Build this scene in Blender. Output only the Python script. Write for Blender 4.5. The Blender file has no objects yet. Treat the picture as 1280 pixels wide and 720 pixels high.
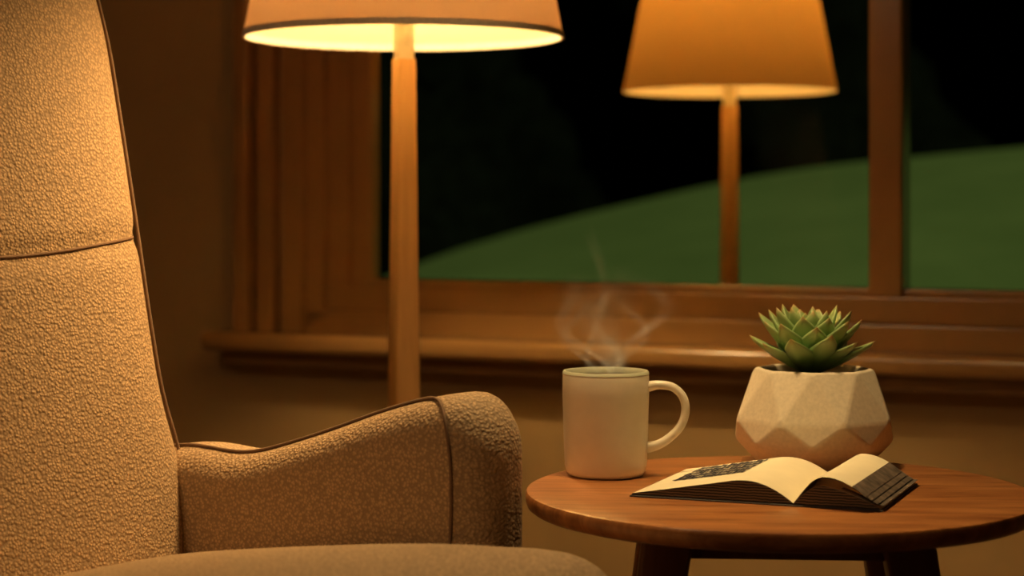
import bpy, bmesh, math, random
from mathutils import Vector, Matrix
random.seed(7)
S=bpy.context.scene
S.view_settings.view_transform='Standard'
COL=S.collection

# ---------------------------------------------------------------- helpers
def link(o,parent=None):
    COL.objects.link(o)
    if parent: o.parent=parent
    return o
def empty(name,loc,rotz=0,label=None,cat=None,kind=None):
    o=bpy.data.objects.new(name,None); o.empty_display_size=.05
    o.location=loc; o.rotation_euler=(0,0,rotz); link(o)
    if label:o['label']=label
    if cat:o['category']=cat
    if kind:o['kind']=kind
    return o
def mobj(name,verts,faces,mat,parent=None,smooth=True,uvs=None):
    me=bpy.data.meshes.new(name); me.from_pydata([tuple(v) for v in verts],[],faces)
    bm=bmesh.new(); bm.from_mesh(me); bmesh.ops.recalc_face_normals(bm,faces=bm.faces); bm.to_mesh(me); bm.free()
    for p in me.polygons:p.use_smooth=smooth
    if mat:me.materials.append(mat)
    o=bpy.data.objects.new(name,me); return link(o,parent)
def autosmooth(o,deg=35):
    me=o.data
    bm=bmesh.new(); bm.from_mesh(me)
    for e in bm.edges:
        if len(e.link_faces)==2 and e.calc_face_angle(0)>math.radians(deg): e.smooth=False
    bm.to_mesh(me); bm.free(); return o
def boxes(name,bl,mat,parent=None,bevel=.002,segs=3):
    """bl: list of (x0,x1,y0,y1,z0,z1) -> one mesh"""
    bm=bmesh.new()
    for (x0,x1,y0,y1,z0,z1) in bl:
        r=bmesh.ops.create_cube(bm,size=1)
        for v in r['verts']:
            v.co=Vector(((x0+x1)/2+v.co.x*(x1-x0),(y0+y1)/2+v.co.y*(y1-y0),(z0+z1)/2+v.co.z*(z1-z0)))
    if bevel: bmesh.ops.bevel(bm,geom=list(bm.edges),offset=bevel,segments=segs,affect='EDGES',profile=.5)
    me=bpy.data.meshes.new(name); bm.to_mesh(me); bm.free()
    me.materials.append(mat)
    return link(bpy.data.objects.new(name,me),parent)
def lathe(name,prof,mat,parent=None,segs=64,smooth=True,closed=False):
    vs=[];fs=[]
    n=len(prof)
    for i in range(segs):
        a=2*math.pi*i/segs
        for r,z in prof: vs.append((r*math.cos(a),r*math.sin(a),z))
    m=n if closed else n-1
    for i in range(segs):
        j=(i+1)%segs
        for k in range(m):
            k2=(k+1)%n
            fs.append((i*n+k,j*n+k,j*n+k2,i*n+k2))
    o=mobj(name,vs,fs,mat,parent,smooth)
    bm=bmesh.new(); bm.from_mesh(o.data); bmesh.ops.remove_doubles(bm,verts=bm.verts,dist=1e-6)
    bmesh.ops.recalc_face_normals(bm,faces=bm.faces); bm.to_mesh(o.data); bm.free()
    return autosmooth(o,40) if smooth else o
def loft(name,rings,mat,parent=None,cap=True,smooth=True):
    n=len(rings[0]); vs=[v for r in rings for v in r]; fs=[]
    for k in range(len(rings)-1):
        for i in range(n):
            j=(i+1)%n
            fs.append((k*n+i,k*n+j,(k+1)*n+j,(k+1)*n+i))
    if cap:
        fs.append(tuple(range(n))); fs.append(tuple((len(rings)-1)*n+i for i in range(n)))
    return mobj(name,vs,fs,mat,parent,smooth)
def superell(hx,hy,p,n=64):
    out=[]
    for i in range(n):
        a=2*math.pi*i/n; c=math.cos(a);s=math.sin(a)
        out.append((hx*math.copysign(abs(c)**(2/p),c),hy*math.copysign(abs(s)**(2/p),s)))
    return out
def rrect(hx,hy,r,n=6,m=6):
    r=min(r,hx*.98,hy*.98); out=[]
    cs=[(hx-r,hy-r,0),(-hx+r,hy-r,90),(-hx+r,-hy+r,180),(hx-r,-hy+r,270)]
    for ci,(cx,cy,a0) in enumerate(cs):
        arc=[(cx+r*math.cos(math.radians(a0+90*k/n)),cy+r*math.sin(math.radians(a0+90*k/n))) for k in range(n+1)]
        out+=arc
        nx=cs[(ci+1)%4]; a=math.radians(nx[2]); e=(nx[0]+r*math.cos(a),nx[1]+r*math.sin(a)); s=arc[-1]
        for k in range(1,m): out.append((s[0]+(e[0]-s[0])*k/m,s[1]+(e[1]-s[1])*k/m))
    return out
def tube(name,pts,rad,mat,parent=None,cyclic=False,n=10,res=8):
    P=[Vector(p) for p in pts]; path=[]
    L=len(P); rads=rad if isinstance(rad,(list,tuple)) else [rad]*L; RR=[]
    for i in range(L if cyclic else L-1):
        p0=P[(i-1)%L] if cyclic or i>0 else P[0]*2-P[1]
        p1=P[i];p2=P[(i+1)%L]
        p3=P[(i+2)%L] if cyclic or i+2<L else P[-1]*2-P[-2]
        for k in range(res):
            t=k/res
            path.append(.5*((2*p1)+(-p0+p2)*t+(2*p0-5*p1+4*p2-p3)*t*t+(-p0+3*p1-3*p2+p3)*t**3))
            RR.append(rads[i]*(1-t)+rads[(i+1)%L]*t)
    if not cyclic: path.append(P[-1]); RR.append(rads[-1])
    rings=[];up=None
    for i,p in enumerate(path):
        a=path[(i-1)%len(path)] if cyclic or i>0 else p
        b=path[(i+1)%len(path)] if cyclic or i<len(path)-1 else p
        T=(b-a).normalized()
        if up is None:
            up=Vector((0,0,1)) if abs(T.z)<.9 else Vector((1,0,0))
        up=(up-T*up.dot(T)).normalized(); sd=T.cross(up)
        rings.append([p+up*RR[i]*math.cos(2*math.pi*k/n)+sd*RR[i]*math.sin(2*math.pi*k/n) for k in range(n)])
    if cyclic: rings.append(rings[0])
    return loft(name,rings,mat,parent,cap=not cyclic)

# ---------------------------------------------------------------- materials
def newmat(name):
    m=bpy.data.materials.new(name); m.use_nodes=True; nt=m.node_tree
    return m,nt,nt.nodes['Principled BSDF']
def N(nt,t,**kw):
    n=nt.nodes.new(t)
    for k,v in kw.items():
        if k in n.inputs: n.inputs[k].default_value=v
        else: setattr(n,k,v)
    return n
def ramp(nt,fac,stops):
    r=nt.nodes.new('ShaderNodeValToRGB'); e=r.color_ramp.elements
    while len(e)<len(stops): e.new(.5)
    for i,(p,c) in enumerate(stops):
        e[i].position=p; e[i].color=(*c,1)
    nt.links.new(fac,r.inputs[0]); return r
def wood(name,c1,c2,rough=.45,scale=(1,1,1),ns=6,bump=.1,coat=0):
    m,nt,b=newmat(name)
    tc=N(nt,'ShaderNodeTexCoord'); mp=N(nt,'ShaderNodeMapping'); mp.inputs['Scale'].default_value=scale
    nt.links.new(tc.outputs['Object'],mp.inputs[0])
    no=N(nt,'ShaderNodeTexNoise',Scale=ns,Detail=8,Roughness=.65,Distortion=.6)
    nt.links.new(mp.outputs[0],no.inputs['Vector'])
    r=ramp(nt,no.outputs[0],[(.3,c1),(.7,c2)])
    nt.links.new(r.outputs[0],b.inputs['Base Color'])
    b.inputs['Roughness'].default_value=rough
    b.inputs['Coat Weight'].default_value=coat; b.inputs['Coat Roughness'].default_value=.2
    bp=N(nt,'ShaderNodeBump',Strength=bump,Distance=.001)
    nt.links.new(no.outputs[0],bp.inputs['Height']); nt.links.new(bp.outputs[0],b.inputs['Normal'])
    return m
def plain(name,c,rough=.5,nscale=40,var=.12,bump=0,bdist=.001):
    m,nt,b=newmat(name)
    tc=N(nt,'ShaderNodeTexCoord')
    no=N(nt,'ShaderNodeTexNoise',Scale=nscale,Detail=5)
    nt.links.new(tc.outputs['Object'],no.inputs['Vector'])
    r=ramp(nt,no.outputs[0],[(.3,tuple(x*(1-var) for x in c)),(.7,tuple(min(1,x*(1+var)) for x in c))])
    nt.links.new(r.outputs[0],b.inputs['Base Color']); b.inputs['Roughness'].default_value=rough
    if bump:
        bp=N(nt,'ShaderNodeBump',Strength=bump,Distance=bdist)
        nt.links.new(no.outputs[0],bp.inputs['Height']); nt.links.new(bp.outputs[0],b.inputs['Normal'])
    return m
def fabric(name,c,sc=190,strength=.7,dist=.003):
    m,nt,b=newmat(name)
    tc=N(nt,'ShaderNodeTexCoord')
    dn=N(nt,'ShaderNodeTexNoise',Scale=70,Detail=2)
    nt.links.new(tc.outputs['Object'],dn.inputs['Vector'])
    mx=N(nt,'ShaderNodeMixRGB'); mx.blend_type='ADD'; mx.inputs[0].default_value=.003
    nt.links.new(tc.outputs['Object'],mx.inputs[1]); nt.links.new(dn.outputs['Color'],mx.inputs[2])
    vo=N(nt,'ShaderNodeTexVoronoi',Scale=sc); vo.feature='SMOOTH_F1'; vo.inputs['Smoothness'].default_value=.25
    nt.links.new(mx.outputs[0],vo.inputs['Vector'])
    n2=N(nt,'ShaderNodeTexNoise',Scale=600,Detail=2)
    nt.links.new(tc.outputs['Object'],n2.inputs['Vector'])
    r=ramp(nt,vo.outputs['Distance'],[(.1,tuple(min(1,x*1.08) for x in c)),(.6,tuple(x*.58 for x in c))])
    nt.links.new(r.outputs[0],b.inputs['Base Color'])
    b.inputs['Roughness'].default_value=.70; b.inputs['Specular IOR Level'].default_value=.3
    b.inputs['Sheen Weight'].default_value=.05
    inv=N(nt,'ShaderNodeMath'); inv.operation='MULTIPLY_ADD'; inv.inputs[1].default_value=-1; inv.inputs[2].default_value=1
    nt.links.new(vo.outputs['Distance'],inv.inputs[0])
    ad=N(nt,'ShaderNodeMath'); ad.operation='MULTIPLY_ADD'; ad.inputs[1].default_value=.08
    nt.links.new(n2.outputs[0],ad.inputs[0]); nt.links.new(inv.outputs[0],ad.inputs[2])
    bp=N(nt,'ShaderNodeBump',Strength=strength,Distance=dist)
    nt.links.new(ad.outputs[0],bp.inputs['Height']); nt.links.new(bp.outputs[0],b.inputs['Normal'])
    return m
def shade_mat(name,c,trans,tcol):
    m,nt,b=newmat(name); nt.nodes.remove(b); out=nt.nodes['Material Output']
    tc=N(nt,'ShaderNodeTexCoord'); no=N(nt,'ShaderNodeTexNoise',Scale=250,Detail=3)
    nt.links.new(tc.outputs['Object'],no.inputs['Vector'])
    r=ramp(nt,no.outputs[0],[(.3,tuple(x*.92 for x in tcol)),(.7,tcol)])
    d=N(nt,'ShaderNodeBsdfDiffuse'); d.inputs[0].default_value=(*c,1)
    t=N(nt,'ShaderNodeBsdfTranslucent'); nt.links.new(r.outputs[0],t.inputs[0])
    mx=N(nt,'ShaderNodeMixShader'); mx.inputs[0].default_value=trans
    nt.links.new(d.outputs[0],mx.inputs[1]); nt.links.new(t.outputs[0],mx.inputs[2]); nt.links.new(mx.outputs[0],out.inputs[0])
    return m

M_fab=fabric('boucle_fabric',(.56,.39,.235),300,.75,.0019)
M_pipe=plain('piping_fabric',(.17,.10,.06),.8,200)
M_wall=plain('wall_plaster',(.50,.325,.14),.85,6,.06,.12,.002)
M_ceil=plain('ceiling_plaster',(.4,.3,.2),.9,6,.05)
M_floor=wood('floor_boards',(.05,.025,.010),(.09,.05,.02),.5,(1,8,1),3)
M_wwood=wood('window_wood',(.37,.195,.068),(.44,.24,.085),.24,(1.2,1.2,1.2),3,.02,.6)
M_table=wood('table_walnut',(.22,.070,.022),(.62,.26,.085),.30,(2,18,6),4,.1,.35)
M_tleg=wood('table_leg_walnut',(.16,.06,.022),(.26,.11,.04),.4,(10,10,1),4)
M_pole=wood('oak_pole',(.62,.32,.11),(.78,.44,.17),.45,(14,14,1.2),5,.08)
M_dark=wood('chair_leg_wood',(.10,.05,.02),(.18,.09,.04),.5,(8,8,1),4)
M_shade=shade_mat('lamp_shade_linen',(.80,.70,.46),.36,(.86,.63,.45))
M_shade2=shade_mat('reflected_shade_linen',(.80,.62,.32),.36,(.90,.64,.31))
M_trim=plain('shade_trim',(.80,.68,.54),.8,200)
M_mug=plain('stoneware_glaze',(.82,.74,.59),.30,60,.03)
M_mugrim=plain('mug_rim_glaze',(.60,.62,.46),.3,60,.05)
M_coffee=plain('coffee',(.06,.025,.01),.15)
M_conc=plain('speckled_concrete',(.70,.61,.47),.75,240,.08,.2,.0006)
M_soil=plain('potting_soil',(.06,.04,.025),.95,150,.4,1,.004)
M_paper=plain('book_paper',(.90,.82,.60),.8,30,.04)
M_cover=plain('book_cover',(.06,.05,.05),.5,60)
M_ink=plain('ink',(.02,.02,.04),.7)
M_brass=plain('lamp_socket',(.80,.68,.48),.4)

m,nt,b=newmat('shaded_page_edges'); M_edge=m
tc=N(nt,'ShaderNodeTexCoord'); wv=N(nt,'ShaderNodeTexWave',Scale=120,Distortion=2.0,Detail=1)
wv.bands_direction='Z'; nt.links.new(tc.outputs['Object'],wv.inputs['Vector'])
r=ramp(nt,wv.outputs[0],[(.45,(.035,.028,.022)),(1.0,(.26,.20,.13))])  # page stripes, with the shade on the front ends put into the colour
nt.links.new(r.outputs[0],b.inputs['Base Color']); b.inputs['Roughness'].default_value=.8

m,nt,b=newmat('succulent_leaf'); M_leaf=m
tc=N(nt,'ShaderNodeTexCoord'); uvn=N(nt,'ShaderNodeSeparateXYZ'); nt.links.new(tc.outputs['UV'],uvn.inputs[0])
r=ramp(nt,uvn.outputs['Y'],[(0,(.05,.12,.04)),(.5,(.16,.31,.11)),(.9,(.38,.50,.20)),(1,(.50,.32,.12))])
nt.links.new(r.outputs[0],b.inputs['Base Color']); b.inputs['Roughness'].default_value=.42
b.inputs['Subsurface Weight'].default_value=.1; b.inputs['Subsurface Radius'].default_value=(.004,.006,.002)

# glass
m,nt,b=newmat('window_glass'); M_glass=m; nt.nodes.remove(b)
tr=N(nt,'ShaderNodeBsdfTransparent'); tr.inputs[0].default_value=(.93,.95,.93,1)
gl=N(nt,'ShaderNodeBsdfGlossy'); gl.inputs['Roughness'].default_value=.03
no=N(nt,'ShaderNodeTexNoise',Scale=2); rr=ramp(nt,no.outputs[0],[(0,(.002,)*3),(1,(.003,)*3)])
mx=N(nt,'ShaderNodeMixShader'); nt.links.new(rr.outputs[0],mx.inputs[0])
nt.links.new(tr.outputs[0],mx.inputs[1]); nt.links.new(gl.outputs[0],mx.inputs[2]); nt.links.new(mx.outputs[0],nt.nodes['Material Output'].inputs[0])

# grass
m,nt,b=newmat('lawn_grass'); M_grass=m
tc=N(nt,'ShaderNodeTexCoord'); no=N(nt,'ShaderNodeTexNoise',Scale=1.2,Detail=8,Roughness=.7)
nt.links.new(tc.outputs['Object'],no.inputs['Vector'])
r=ramp(nt,no.outputs[0],[(.3,(.068,.103,.022)),(.7,(.102,.142,.034))])
nt.links.new(r.outputs[0],b.inputs['Base Color']); b.inputs['Roughness'].default_value=.95; b.inputs['Specular IOR Level'].default_value=.1
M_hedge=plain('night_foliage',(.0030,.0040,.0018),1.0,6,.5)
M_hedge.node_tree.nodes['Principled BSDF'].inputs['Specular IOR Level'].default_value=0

# steam
m,nt,b=newmat('steam'); M_steam=m; nt.nodes.remove(b)
tc=N(nt,'ShaderNodeTexCoord'); sp=N(nt,'ShaderNodeSeparateXYZ'); nt.links.new(tc.outputs['UV'],sp.inputs[0])
def MA(op,a,bb=None,c=None):
    n=nt.nodes.new('ShaderNodeMath'); n.operation=op
    for i,v in enumerate((a,bb,c)):
        if v is None: continue
        if hasattr(v,'links'): nt.links.new(v,n.inputs[i])
        else: n.inputs[i].default_value=v
    return n.outputs[0]
u=sp.outputs['X']; v=sp.outputs['Y']
thin=MA('GREATER_THAN',u,1.5)
su=MA('POWER',MA('ABSOLUTE',MA('SINE',MA('MULTIPLY',u,math.pi))),2.0)
sv=MA('POWER',MA('SINE',MA('MULTIPLY',MA('POWER',v,.55),math.pi)),1.0)
no=N(nt,'ShaderNodeTexNoise',Scale=22,Detail=1,Distortion=.4); nt.links.new(tc.outputs['Object'],no.inputs['Vector'])
al=MA('MULTIPLY',MA('MULTIPLY',su,sv),MA('MULTIPLY',no.outputs[0],MA('MULTIPLY_ADD',thin,.09,.14)))
t=N(nt,'ShaderNodeBsdfTransparent'); d=N(nt,'ShaderNodeBsdfTranslucent'); d.inputs[0].default_value=(.80,.90,1,1)
d2=N(nt,'ShaderNodeBsdfDiffuse'); d2.inputs[0].default_value=(.80,.90,1,1); ads=N(nt,'ShaderNodeAddShader')
nt.links.new(d.outputs[0],ads.inputs[0]); nt.links.new(d2.outputs[0],ads.inputs[1])
mx=N(nt,'ShaderNodeMixShader'); nt.links.new(al,mx.inputs[0]); nt.links.new(t.outputs[0],mx.inputs[1]); nt.links.new(ads.outputs[0],mx.inputs[2])
nt.links.new(mx.outputs[0],nt.nodes['Material Output'].inputs[0])

# ---------------------------------------------------------------- room (aligned with the window wall)
WR=math.atan2(-.412,.911); WO=Vector((.1535,3.375,0))
WM=Matrix.Translation(WO)@Matrix.Rotation(WR,4,'Z')
def room(name,bl,mat,bevel=0):
    o=boxes(name,bl,mat,None,bevel); o.matrix_world=WM; o['kind']='structure'; return o
X0,X1,Y0,YW=-2.0,3.0,-4.6,-.07
ox0,ox1,oz0,oz1=-.56,1.59,.60,1.95
w=room('wall_far',[(X0-.1,ox0,YW,.07,0,2.5),(ox1,X1+.1,YW,.07,0,2.5),(ox0,ox1,YW,.07,0,oz0),(ox0,ox1,YW,.07,oz1,2.5)],M_wall)
room('wall_left',[(X0-.1,X0,Y0-.1,YW,0,2.5)],M_wall)
room('wall_right',[(X1,X1+.1,Y0-.1,YW,0,2.5)],M_wall)
room('wall_back',[(X0,X1,Y0-.1,Y0,0,2.5)],M_wall)
room('floor',[(X0-.1,X1+.1,Y0-.1,.07,-.1,0)],M_floor)
room('ceiling',[(X0-.1,X1+.1,Y0-.1,.07,2.5,2.6)],M_ceil)
room('baseboard_far',[(X0,X1,YW-.015,YW,0,.09)],M_wwood,.003)

win=empty('window_1',WO,WR,'brown wooden window with night garden behind its glass','window','structure')
cas=[]
for (a,b_,dep) in [(.0,.028,.058),(.036,.068,.034),(.078,.118,.014),(.028,.036,.008),(.068,.078,.000)]:
    xl=-.675
    cas.append((xl+a,xl+b_,YW-dep,YW+.01,.60,2.06-a))
    xr=1.705
    cas.append((xr-b_,xr-a,YW-dep,YW+.01,.60,2.06-a))
    cas.append((xl+a,xr-a,YW-dep,YW+.01,2.06-b_,2.06-a))
boxes('casing',cas,M_wwood,win,.0035)
boxes('frame',[(-.56,-.525,YW+.01,.06,.62,1.95),(1.555,1.59,YW+.01,.06,.62,1.95),(-.56,1.59,YW+.01,.06,1.905,1.95),(-.56,1.59,YW+.01,.06,.60,.648)],M_wwood,win,.003)
boxes('sash',[(-.525,-.485,-.038,.03,.648,1.905),(-.485,-.447,-.018,.02,.648,1.905),(1.515,1.555,-.038,.03,.648,1.905),(1.477,1.515,-.018,.02,.648,1.905),
              (-.525,1.555,-.040,.03,.648,.692),(-.485,1.515,-.022,.02,.69,.705),(-.525,1.555,-.035,.03,1.86,1.905)],M_wwood,win,.003)
boxes('mullion',[(.487,.543,-.034,.03,.690,1.87)],M_wwood,win,.005)
for (a,b_) in [(-.447,.487),(.543,1.477)]:
    boxes('glass_pane',[(a-.01,b_+.01,-.003,.003,.69,1.88)],M_glass,win,0)
so_=boxes('sill',[(-.725,1.755,YW-.095,-.02,.574,.609),(-.705,1.735,YW-.055,YW-.001,.546,.578)],M_wwood,win,.0125,6)
for p in so_.data.polygons: p.use_smooth=True
autosmooth(so_,50)

# ---------------------------------------------------------------- garden
def lawn():
    vs=[];fs=[];nx=110;ny=60
    for j in range(ny+1):
        Y=4.0+ (j/ny)**1.3*12.4
        for i in range(nx+1):
            X=-16+i*36/nx
            if X>-.9: crest=.36+1.02*(1-math.exp(-(X+.9)*.46))
            else: crest=.36-.40*(1-math.exp((X+.9)*1.17))
            t=min(1,max(0,(Y-4.0)/7.5)); s=1-(1-t)**1.8
            z=-.12+(crest+.12)*s
            if Y>10: z-= .045*(Y-10)**1.7
            z+=.012*math.sin(3*X)*math.cos(2*Y)
            vs.append((X,Y,z))
    for j in range(ny):
        for i in range(nx):
            a=j*(nx+1)+i; fs.append((a,a+1,a+nx+2,a+nx+1))
    return mobj('lawn',vs,fs,M_grass)
lw=lawn(); lw['label']='dim green grass lawn rising outside the window'; lw['category']='lawn'; lw['kind']='stuff'
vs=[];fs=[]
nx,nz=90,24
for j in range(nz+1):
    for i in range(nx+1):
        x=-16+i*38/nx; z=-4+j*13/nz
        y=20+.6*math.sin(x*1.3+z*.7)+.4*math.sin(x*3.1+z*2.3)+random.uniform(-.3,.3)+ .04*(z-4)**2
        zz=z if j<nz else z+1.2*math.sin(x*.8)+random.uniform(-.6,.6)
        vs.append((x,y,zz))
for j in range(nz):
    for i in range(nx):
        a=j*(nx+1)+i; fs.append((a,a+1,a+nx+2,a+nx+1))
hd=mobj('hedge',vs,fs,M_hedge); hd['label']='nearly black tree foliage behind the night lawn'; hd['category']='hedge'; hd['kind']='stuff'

# ---------------------------------------------------------------- floor lamp, plus a second one built as its window reflection
def lamp(loc,label,shmat,power,color,trim,zb=0):
    L=empty('floor_lamp',(loc[0],loc[1],zb),0,label,'lamp')
    zs=1.078-zb
    lathe('base',[(0,0),(.13,0),(.135,.004),(.135,.014),(.125,.02),(.03,.024),(.0,.024)],M_pole,L)
    rings=[]
    for z,hw in [(.02,.0215),(.3,.0205),(.6,.018),(.9,.015),(zs-.03,.0138)]:
        rings.append([(x*1,y*1,z) for x,y in rrect(hw,hw,.005,3,1)])
    p=loft('pole',rings,M_pole,L); p.rotation_euler=(0,0,math.radians(28)); autosmooth(p,30)
    lathe('socket',[(0,zs-.032),(.0135,zs-.032),(.0145,zs-.028),(.0145,zs+.06),(.02,zs+.065),(.02,zs+.10),(0,zs+.10)],M_brass,L)
    rb,rt,h=.2245,.155,.36
    lathe('lamp_shade',[(rb,zs),(rt,zs+h),(rt-.0015,zs+h),(rb-.0015,zs)],shmat,L,96,closed=True)
    k=(rb-rt)/h
    if trim: lathe('shade_trim',[(rb+.0012,zs-.001),(rb+.0012-k*.009,zs+.008),(rb-.003-k*.009,zs+.008),(rb-.003,zs-.001)],M_trim,L,96,closed=True)
    bm=bmesh.new()
    for a in (0,120,240):
        r=bmesh.ops.create_cone(bm,segments=8,radius1=.0018,radius2=.0018,depth=.2,cap_ends=True,
            matrix=Matrix.Rotation(math.radians(a),4,'Z')@Matrix.Translation((.078,0,zs+h-.03))@Matrix.Rotation(math.radians(90),4,'Y')@Matrix.Scale(.77,4,(0,0,1)))
    me=bpy.data.meshes.new('shade_frame'); bm.to_mesh(me); bm.free(); me.materials.append(M_brass)
    link(bpy.data.objects.new('shade_frame',me),L)
    mb=bpy.data.materials.new('bulb_glow'); mb.use_nodes=True; nb=mb.node_tree; nb.nodes.remove(nb.nodes['Principled BSDF'])
    e=nb.nodes.new('ShaderNodeEmission'); e.inputs[0].default_value=(*color,1); e.inputs[1].default_value=8
    nb.links.new(e.outputs[0],nb.nodes['Material Output'].inputs[0])
    lathe('bulb',[(0,zs+.165),(.012,zs+.163),(.024,zs+.15),(.028,zs+.135),(.022,zs+.115),(.012,zs+.10),(0,zs+.10)],mb,L,24)
    ld=bpy.data.lights.new('bulb_light','POINT'); ld.energy=power; ld.color=color; ld.shadow_soft_size=.03
    lo=bpy.data.objects.new('bulb_light',ld); lo.location=(0,0,zs+.20); link(lo,L)
    return L
lamp((-.152,2.70),'floor lamp with glowing peach linen shade and tapered oak pole',M_shade,17,(1,.68,.30),True)
lamp((.459,4.05),'amber reflection of the floor lamp in window glass, built as a lamp outside',M_shade2,6.4,(1,.66,.27),False,-.12)  # second lamp added outside to stand in for the reflection in the glass

# ---------------------------------------------------------------- armchair
CR=math.atan2(-.6,.8)
ch=empty('armchair',(-.362,1.677,0),CR,'beige boucle armchair with high back and dark piping','armchair')
def fil(e,r): return r-math.sqrt(max(0,r*r-(r-e)**2)) if e<r else 0
def xf(z): return -.195-.170*(z-.5)-.02*max(0,z-.9)
def hw(z): return .316-.040*max(0,(z-.5))-1.1*max(0,z-1.0)**2+.015*math.exp(-((z-.55)/.07)**2)
def seamz(y): return .803-.010*math.cos((y-.08)*11)
def backpart():
    rings=[];z0,z1=.30,1.24;r=.07
    zs=[z0+.05*(1-math.cos(math.pi/2*k/8)) for k in range(8)]+[z0+.05+(z1-r-z0-.05)*k/90 for k in range(91)]+[z1-r+r*math.sin(math.pi/2*k/8) for k in range(1,9)]
    for z in zs:
        ins=fil(z1-z,r) if z>.7 else fil(z-z0,.05)
        a=.075-ins*.9;b_=hw(z)-ins
        ring=[]
        for x,y in superell(a,b_,4.2,128):
            g=math.exp(-((z-seamz(y))/.012)**2)
            ring.append((xf(z)-.075+x*(1-.065*g),y*(1-.008*g),z))
        rings.append(ring)
    return loft('backrest',rings,M_fab,ch)
backpart()
rings=[]
for k in range(25):
    z=.22+k*(1.235-.22)/24
    ins=fil(1.235-z,.07)
    rings.append([(xf(z)-.135+x,y,z) for x,y in superell(.05-ins*.5,hw(z)+.012-ins,6,64)])
loft('back_panel',rings,M_fab,ch)
pts=[]
for k in range(12):
    z=.34+k*(1.17-.34)/11; pts.append((xf(z)-.035,hw(z)-.0008,z))
top=[(xf(1.2)-.04,y,z) for y,z in ((.235,1.225),(.2,1.243),(.1,1.243),(0,1.243),(-.1,1.243),(-.2,1.243),(-.235,1.225))]
pts2=pts+top+[(p[0],-p[1],p[2]) for p in reversed(pts)]
tube('piping',pts2,.0019,M_pipe,ch,n=8,res=5)
def front_x(y,z):
    b_=hw(z)-.003; return xf(z)-.075+.0705*(max(0,1-abs(y/b_)**4.2))**(1/4.2)
pts=[]
for k in range(61):
    y=-.309+k*.618/60; z=seamz(y)
    pts.append((front_x(y,z)+.0008,y,z))
tube('seam',pts,.0016,M_pipe,ch,n=8,res=3)
def topz(x):
    K=[(-.32,.572),(-.25,.584),(-.215,.588),(-.185,.583),(-.15,.582),(-.12,.588),(-.03,.615),(.05,.643),(.11,.659),(.15,.665),(.20,.663)]
    for (a,za),(b_,zb) in zip(K,K[1:]):
        if x<=b_:
            t=(x-a)/(b_-a); t=max(0,t); return za+(zb-za)*t
    return K[-1][1]
def tz(x): return sum(topz(x+d*.008) for d in range(-4,5))/9
def arm(sgn):
    rings=[];x0,x1=-.33,.188;r=.052
    xs=[x0+.005]+[x0+.02+k*(x1-x0-.072)/44 for k in range(45)]+[x1-r+r*math.sin(math.pi/2*k/10) for k in range(1,11)]
    for x in xs:
        ins=fil(x1-x,r)
        zt=tz(x)-ins*1.15; zb=.20+ins; hh=(zt-zb)/2
        ring=[]
        for y,z in rrect(.046-ins*.75,hh,.036,6,6):
            ring.append((x,sgn*(.352+y),zb+hh+z))
        rings.append(ring)
    return loft('armrest',rings,M_fab,ch)
arm(1);arm(-1)
def armpipe(sgn):
    pts=[]
    for x in (-.30,-.25,-.225,-.20,-.18,-.15,-.12,-.08,-.04,.0,.04,.075,.095):
        pts.append((x,sgn*.331,tz(x)-.0003))
    pts+=[(.112,sgn*.327,tz(.112)-.0015),(.126,sgn*.319,tz(.126)-.006),(.137,sgn*.311,tz(.137)-.016),(.144,sgn*.3065,.632),(.149,sgn*.3065,.60),(.150,sgn*.3065,.56),(.148,sgn*.3062,.5),(.142,sgn*.3058,.38),(.142,sgn*.3058,.24)]
    tube('piping',pts,.0018,M_pipe,ch,n=8,res=5)
armpipe(1);armpipe(-1)
def slab(name,cx,hx,hy,z0,z1,r,crown,mat,par,p=7,q=2,tilt=None):
    rings=[]
    tf=tilt or (lambda x:0)
    def R(sx,sy,z): return [(cx+x,y,z+(tf(cx+x) if z>(z0+z1)/2 else 0)) for x,y in superell(sx,sy,p,96)]
    for s in (.25,.5,.75): rings.append(R((hx-r)*s,(hy-r)*s,z0))
    for k in range(9):
        a=math.pi/2*k/8; i=r*(1-math.sin(a)); rings.append(R(hx-i,hy-i,z0+r*(1-math.cos(a))))
    for k in range(9):
        a=math.pi/2*k/8; i=r*(1-math.cos(a)); rings.append(R(hx-i,hy-i,z1-r+r*math.sin(a)))
    for s in (.97,.94,.9,.86,.8,.7,.6,.45,.3,.15,.05): rings.append(R((hx-r)*s,(hy-r)*s,z1+crown*(1-s**q)))
    return loft(name,rings,mat,par)
slab('seat_cushion',.085,.315,.304,.36,.522,.050,.022,M_fab,ch,6,3,tilt=lambda x:-.055+.078*(1-(1-min(1,max(0,(x+.23)/.58)))**1.3))
slab('seat_frame',-.03,.27,.300,.20,.358,.02,0,M_fab,ch,9)
for sx in (-.25,.15):
    for sy in (-.33,.33):
        rings=[[(sx+x,sy+y,z) for x,y in rrect(h,h,.006,3,1)] for z,h in [(0,.014),(.1,.019),(.215,.025)]]
        loft('leg',rings,M_dark,ch)

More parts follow.
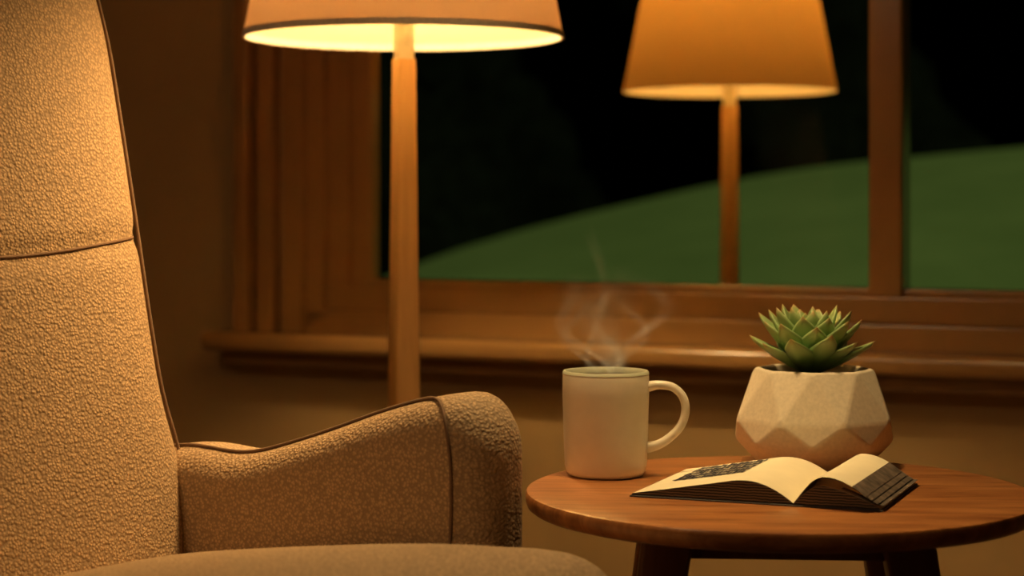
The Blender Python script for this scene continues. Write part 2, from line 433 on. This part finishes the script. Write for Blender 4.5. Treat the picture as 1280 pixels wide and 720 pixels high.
# ---------------------------------------------------------------- side table
TZ=.556; TC=(.2706,1.95)
tb=empty('side_table',(TC[0],TC[1],0),math.radians(-4),'round walnut side table holding mug, book and planter','table')
R=.257
lathe('tabletop',[(0,TZ-.020),(R-.016,TZ-.020),(R-.006,TZ-.019),(R-.002,TZ-.016),(R,TZ-.010),(R,TZ-.004),(R-.0015,TZ-.001),(R-.004,TZ),(0,TZ)],M_table,tb,128)
q=.108; zt_=TZ-.0205
boxes('apron',[(-q,q,-q-.009,-q+.009,TZ-.050,zt_),(-q,q,q-.009,q+.009,TZ-.050,zt_),(-q-.009,-q+.009,-q,q,TZ-.050,zt_),(q-.009,q+.009,-q,q,TZ-.050,zt_)],M_tleg,tb,.002)
for sx in (-1,1):
    for sy in (-1,1):
        rings=[]
        for z,off,h in [(0,.185,.014),(.2,.160,.018),(.4,.133,.0215),(zt_,.112,.025)]:
            rings.append([(sx*off+x,sy*off+y,z) for x,y in rrect(h,h,.005,3,1)])
        autosmooth(loft('leg',rings,M_tleg,tb),30)

# ---------------------------------------------------------------- mug
mg=empty('mug',(.1002,2.052,TZ),0,'cream stoneware mug of steaming coffee on wooden table','mug')
h=.1115;ro=.0462
lathe('body',[(0,0),(.036,0),(.040,.0015),(.0425,.005),(.0438,.012),(.0450,.04),(ro,.085),(ro,h-.003),(ro-.001,h-.0005),(ro-.003,h-.0005),(ro-.004,h-.003),(ro-.0045,.07),(.038,.010),(.030,.006),(0,.006)],M_mug,mg,80)
lathe('rim',[(ro+.0002,h-.0026),(ro-.0004,h-.0006),(ro-.0012,h+.0004),(ro-.003,h+.0004),(ro-.0041,h-.001),(ro-.0043,h-.006),(ro-.0030,h-.006),(ro-.001,h-.003)],M_mugrim,mg,80,closed=True)
lathe('coffee',[(0,.090),(ro-.0046,.090),(ro-.0046,.087),(0,.087)],M_coffee,mg,48)
hp=[(.0445,0,.095),(.056,0,.0972),(.071,0,.095),(.082,0,.085),(.085,0,.070),(.080,0,.054),(.069,0,.042),(.057,0,.034),(.0435,0,.030)]
hd_=tube('handle',hp,[.0058,.0048,.0045,.0045,.0045,.0045,.0047,.005,.006],M_mug,mg,n=14,res=6)
hd_.rotation_euler=(0,0,math.radians(-8))

def steam():
    vs=[];fs=[];uv=[]
    def ribbon(fn,wfn,tw,uo=0):
        n=70; base=len(vs); cols=9
        for k in range(n+1):
            t=k/n; c=Vector(fn(t)); w=wfn(t); a=tw(t)
            d=Vector((math.cos(a),math.sin(a),0))
            for q in range(cols):
                qq=q/(cols-1)-.5
                vs.append(c+d*w*qq+Vector((0,.004*math.sin(qq*4+t*5),0))); uv.append((q/(cols-1)+uo,t))
        for k in range(n):
            for q in range(cols-1):
                a=base+k*cols+q; fs.append((a,a+1,a+cols+1,a+cols))
    H=.135; sin=math.sin
    ribbon(lambda t:(.002+.008*sin(t*8),0,t*H*.95),lambda t:.028+.055*t,lambda t:.2*sin(3*t))
    ribbon(lambda t:(.004+.018*t+.008*sin(t*5+2),.018,.01+t*H*.85),lambda t:.025+.06*sin(t*2.3),lambda t:.1)
    ribbon(lambda t:(-.004-.014*t+.008*sin(t*4+1),-.014,.01+t*H*.85),lambda t:.025+.05*sin(t*2.3),lambda t:-.1)
    ribbon(lambda t:(-.010-.009*sin(t*7+.5),.010,t*H*1.28),lambda t:.010+.012*t,lambda t:.3*sin(4*t),2)
    ribbon(lambda t:(-.046*sin(t*2.2)**2*1.0+.010*sin(t*10),.020*t,t*H*.92),lambda t:.012+.022*t,lambda t:.3*t,2)
    ribbon(lambda t:(.004+.052*sin(t*2.0)**1.7+.010*sin(t*10+1),-.016*t,t*H*.90),lambda t:.012+.026*t,lambda t:-.3*t,2)
    ribbon(lambda t:(.008+.024*sin(t*2.6)+.010*sin(t*9+3),-.008,t*H*.80),lambda t:.012+.018*t,lambda t:.2*sin(3*t+1),2)
    ribbon(lambda t:(-.008-.026*sin(t*2.8)+.010*sin(t*9),.014,t*H*.76),lambda t:.012+.016*t,lambda t:.2,2)
    ribbon(lambda t:(.003+.014*sin(t*8.5),.004,t*H*.98),lambda t:.014+.016*t,lambda t:.2,2)
    o=mobj('steam',vs,fs,M_steam)
    l=o.data.uv_layers.new(name='UVMap')
    for lp in o.data.loops: l.data[lp.index].uv=uv[lp.vertex_index]
    return o
st=steam(); st.location=(.1002,2.052,TZ+.094)
st['label']='thin white wisps of steam rising from the mug'; st['category']='steam'; st['kind']='stuff'

# ---------------------------------------------------------------- planter
PL=empty('planter',(.336,2.138,TZ),0,'faceted cream concrete planter on wooden table','planter')
def planter():
    n=8
    bot=.059;mid=.0890;top=.0640;Hh=.107
    vs=[];fs=[]
    def ring(r,z,off):
        b_=len(vs)
        for i in range(n):
            a=2*math.pi*(i+off)/n+.22
            vs.append((r*math.cos(a),r*math.sin(a),z))
        return b_
    a=ring(bot+.003,0,0);b_=ring(mid*.98,.027,.5);c=ring(mid*1.02,.052,0);d=ring(top*1.03,Hh,.5)
    e=ring(top*.93,Hh,.5);f=ring(top*.86,Hh-.016,.5)
    fs.append(tuple(a+i for i in range(n)))
    def tri(p,q,off0):
        for i in range(n):
            j=(i+1)%n
            if off0:
                fs.append((p+i,p+j,q+i)); fs.append((q+i,p+j,q+j))
            else:
                fs.append((p+i,p+j,q+j)); fs.append((p+i,q+j,q+i))
    tri(a,b_,True);tri(b_,c,False);tri(c,d,True)
    for p,q in ((d,e),(e,f)):
        for i in range(n):
            j=(i+1)%n; fs.append((p+i,p+j,q+j,q+i))
    fs.append(tuple(f+i for i in range(n)))
    o=mobj('pot',vs,fs,M_conc,PL,False)
    bm=bmesh.new(); bm.from_mesh(o.data)
    bmesh.ops.bevel(bm,geom=list(bm.edges),offset=.0042,segments=4,affect='EDGES',profile=.5,clamp_overlap=True)
    for f_ in bm.faces: f_.smooth=True
    bm.to_mesh(o.data); bm.free()
    wn=o.modifiers.new('weighted','WEIGHTED_NORMAL'); wn.weight=52
    return o
planter()
lathe('soil',[(0,.099),(.05,.0985),(.052,.0925),(0,.0925)],M_soil,PL,32)

SU=empty('succulent',(.332,2.138,TZ+.1005),0,'green rosette succulent with pointed leaves in concrete planter','plant')
def leaf(Lg,W,T):
    vs=[];uv=[];fs=[];nr=12;ns=12
    for k in range(nr+1):
        t=k/nr
        w=W*(.5+.5*math.sin(min(1,t/.5)*math.pi/2)) if t<.5 else W*(1-((t-.5)/.5)**1.7)
        w=max(w,.0003); th=T*(1-.7*t)
        x=Lg*t; zc=.20*Lg*t*t
        for q in range(ns):
            a=2*math.pi*q/ns
            cz=math.sin(a)*min(th,w)*(1 if math.sin(a)<0 else .35)
            vs.append(Vector((x,math.cos(a)*w,zc+cz+.22*w*abs(math.cos(a))))); uv.append((q/ns,t))
    for k in range(nr):
        for q in range(ns):
            r_=(q+1)%ns; fs.append((k*ns+q,k*ns+r_,(k+1)*ns+r_,(k+1)*ns+q))
    fs.append(tuple(range(ns)));fs.append(tuple(nr*ns+q for q in range(ns)))
    return vs,uv,fs
def succ():
    V=[];U=[];F=[]
    rows=[(9,.068,.0165,17,.007),(9,.071,.0180,30,.011),(8,.067,.0175,44,.013),(7,.058,.0155,58,.016),(5,.048,.012,72,.018),(3,.038,.008,84,.02)]
    for ri,(n,Lg,W,el,z) in enumerate(rows):
        for i in range(n):
            az=2*math.pi*(i+.5*(ri%2))/n+.2*ri+random.uniform(-.08,.08)
            e=math.radians(el+random.uniform(-6,7)); l=Lg*random.uniform(.90,1.10)
            vs,uv,fs=leaf(l,W,.0085)
            Mx=Matrix.Translation((0,0,z))@Matrix.Rotation(az,4,'Z')@Matrix.Rotation(-e,4,'Y')@Matrix.Translation((.004,0,0))
            b_=len(V)
            V+=[Mx@v for v in vs];U+=uv;F+=[tuple(b_+q for q in f) for f in fs]
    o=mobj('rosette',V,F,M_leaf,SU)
    l=o.data.uv_layers.new(name='UVMap')
    for lp in o.data.loops: l.data[lp.index].uv=U[lp.vertex_index]
succ()
lathe('stem',[(0,0),(.010,0),(.012,.012),(.006,.022),(0,.022)],M_leaf,SU,16)

# ---------------------------------------------------------------- open book
BR=math.radians(-22)
bk=empty('book',(.270,1.842,TZ),BR,'open paperback book with printed page lying on table','book')
BL=.182; WL=.162; WRt=.082
def hl(w):
    return .003+.030*math.sin(min(1,w*2.6)*math.pi/2)*(1-.98*min(1,w)**.95)
def hr(w):
    return .003+.021*math.sin(min(1,w*2.6)*math.pi/2)*(1-.95*w**2.0)
def block(name,W,hf,sg):
    n=32;m=10
    vs=[];fs=[]
    for j in range(m+1):
        v=j/m*BL
        for k in range(n+1):
            w=k/n; vs.append((sg*w*W,v,hf(w)))
        for k in range(n+1):
            w=k/n; vs.append((sg*w*W*1.0+sg*.002*w,v,.0019))
    st_=2*(n+1); side=[]
    for j in range(m):
        for k in range(n):
            a=j*st_+k; fs.append((a,a+1,a+st_+1,a+st_))
            a=j*st_+n+1+k; fs.append((a,a+1,a+st_+1,a+st_))
        a=j*st_+n; b_=j*st_+2*n+1
        fs.append((a,b_,b_+st_,a+st_))
        a=j*st_; b_=j*st_+n+1
        fs.append((a,b_,b_+st_,a+st_))
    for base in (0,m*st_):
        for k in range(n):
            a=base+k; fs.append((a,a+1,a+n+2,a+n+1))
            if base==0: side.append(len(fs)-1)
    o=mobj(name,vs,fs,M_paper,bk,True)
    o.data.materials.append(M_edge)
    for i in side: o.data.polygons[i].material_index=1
    autosmooth(o,40)
    return o
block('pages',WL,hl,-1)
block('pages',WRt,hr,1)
boxes('cover',[(-WL-.003,-.006,-.002,BL+.002,0,.0016),(-.006,.006,-.002,BL+.002,.0,.0016),(.006,WRt+.004,-.002,BL+.002,0,.0016)],M_cover,bk,.0005)
M_shadepage=plain('shaded_page',(.12,.09,.07),.7,90,.6)  # shade on the outer part of the right pages, painted as dark colour
def sheet(name,W,hf,Wf,sg,mat,lift,dk,rot):
    n=32;m=6;vs=[];fs=[]
    for j in range(m+1):
        for k in range(n+1):
            w=k/n
            vs.append((sg*w*W,j/m*BL-rot*w*W,hf(min(1,w*W/Wf))+lift*math.sin(w*math.pi*.80)**1.2+.0010*w+.0002))
    for j in range(m):
        for k in range(n):
            a=j*(n+1)+k; fs.append((a,a+1,a+n+2,a+n+1))
    o=mobj(name,vs,fs,M_paper,bk); o.data.materials.append(mat)
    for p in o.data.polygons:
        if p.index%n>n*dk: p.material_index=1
    return o
for i in range(4): sheet('leaf_page',WRt*(1.06-.06*i),hr,WRt,1,M_shadepage,.0012+.0030*i,(.50,.80,.90,.80)[i],.06*i)
vs=[];fs=[]
def stroke(w0,w1,v0,v1):
    b_=len(vs)
    for (w,v) in ((w0,v0),(w1,v0),(w1,v1),(w0,v1)):
        vs.append((-w*WL,v,hl(w)+.0007))
    fs.append((b_,b_+1,b_+2,b_+3))
for row in range(5):
    v=BL*.36+row*.022; w=.42
    while w<.86:
        ww=random.uniform(.012,.030)
        hh=random.uniform(.012,.023)
        stroke(w,w+ww,v,v+hh)
        if random.random()<.5: stroke(w,w+ww*1.8,v+.004,v+.0085)
        w+=ww+random.uniform(.004,.011)
mobj('printed_text',vs,fs,M_ink,bk,False)

# ---------------------------------------------------------------- lights
W=bpy.data.worlds.new('night'); S.world=W; W.use_nodes=True
W.node_tree.nodes['Background'].inputs[0].default_value=(.3,.4,.6,1); W.node_tree.nodes['Background'].inputs[1].default_value=.002
sd=bpy.data.lights.new('moonlight','SUN'); sd.energy=2.1; sd.color=(.95,1,.75); sd.angle=.05
so=bpy.data.objects.new('moonlight',sd)
so.rotation_euler=Vector((-.35,.60,-.62)).to_track_quat('-Z','Y').to_euler(); link(so)
def area(name,loc,tgt,e,size,col,spread=180):
    ad=bpy.data.lights.new(name,'AREA'); ad.energy=e; ad.size=size; ad.color=col; ad.shape='DISK'; ad.spread=math.radians(spread)
    ao=bpy.data.objects.new(name,ad); ao.location=loc
    ao.rotation_euler=(Vector(tgt)-Vector(loc)).to_track_quat('-Z','Y').to_euler(); link(ao)
area('added_fill',(-1.15,.85,1.95),(.25,2.0,.6),3.6,.40,(1,.67,.34))  # unseen warm fill, added to light the table things from the left
area('added_table_light',(.12,1.96,1.62),(.22,1.98,.55),3.2,.14,(1,.66,.28),100)  # unseen light added above the table to brighten its top
area('added_chair_rake',(-.13,2.09,1.15),(-.385,2.03,.72),1.9,.09,(1,.57,.20),104)  # unseen raking light added to brighten the right side of the chair back

# ---------------------------------------------------------------- camera
cd=bpy.data.cameras.new('camera'); cam=bpy.data.objects.new('camera',cd); link(cam)
cam.location=(0,0,.85); cam.rotation_euler=(math.radians(90),0,0)
cd.sensor_width=36; cd.lens=36*2400/1280; cd.shift_y=-110/1280
cd.dof.use_dof=True; cd.dof.focus_distance=1.98; cd.dof.aperture_fstop=4.0
S.camera=cam
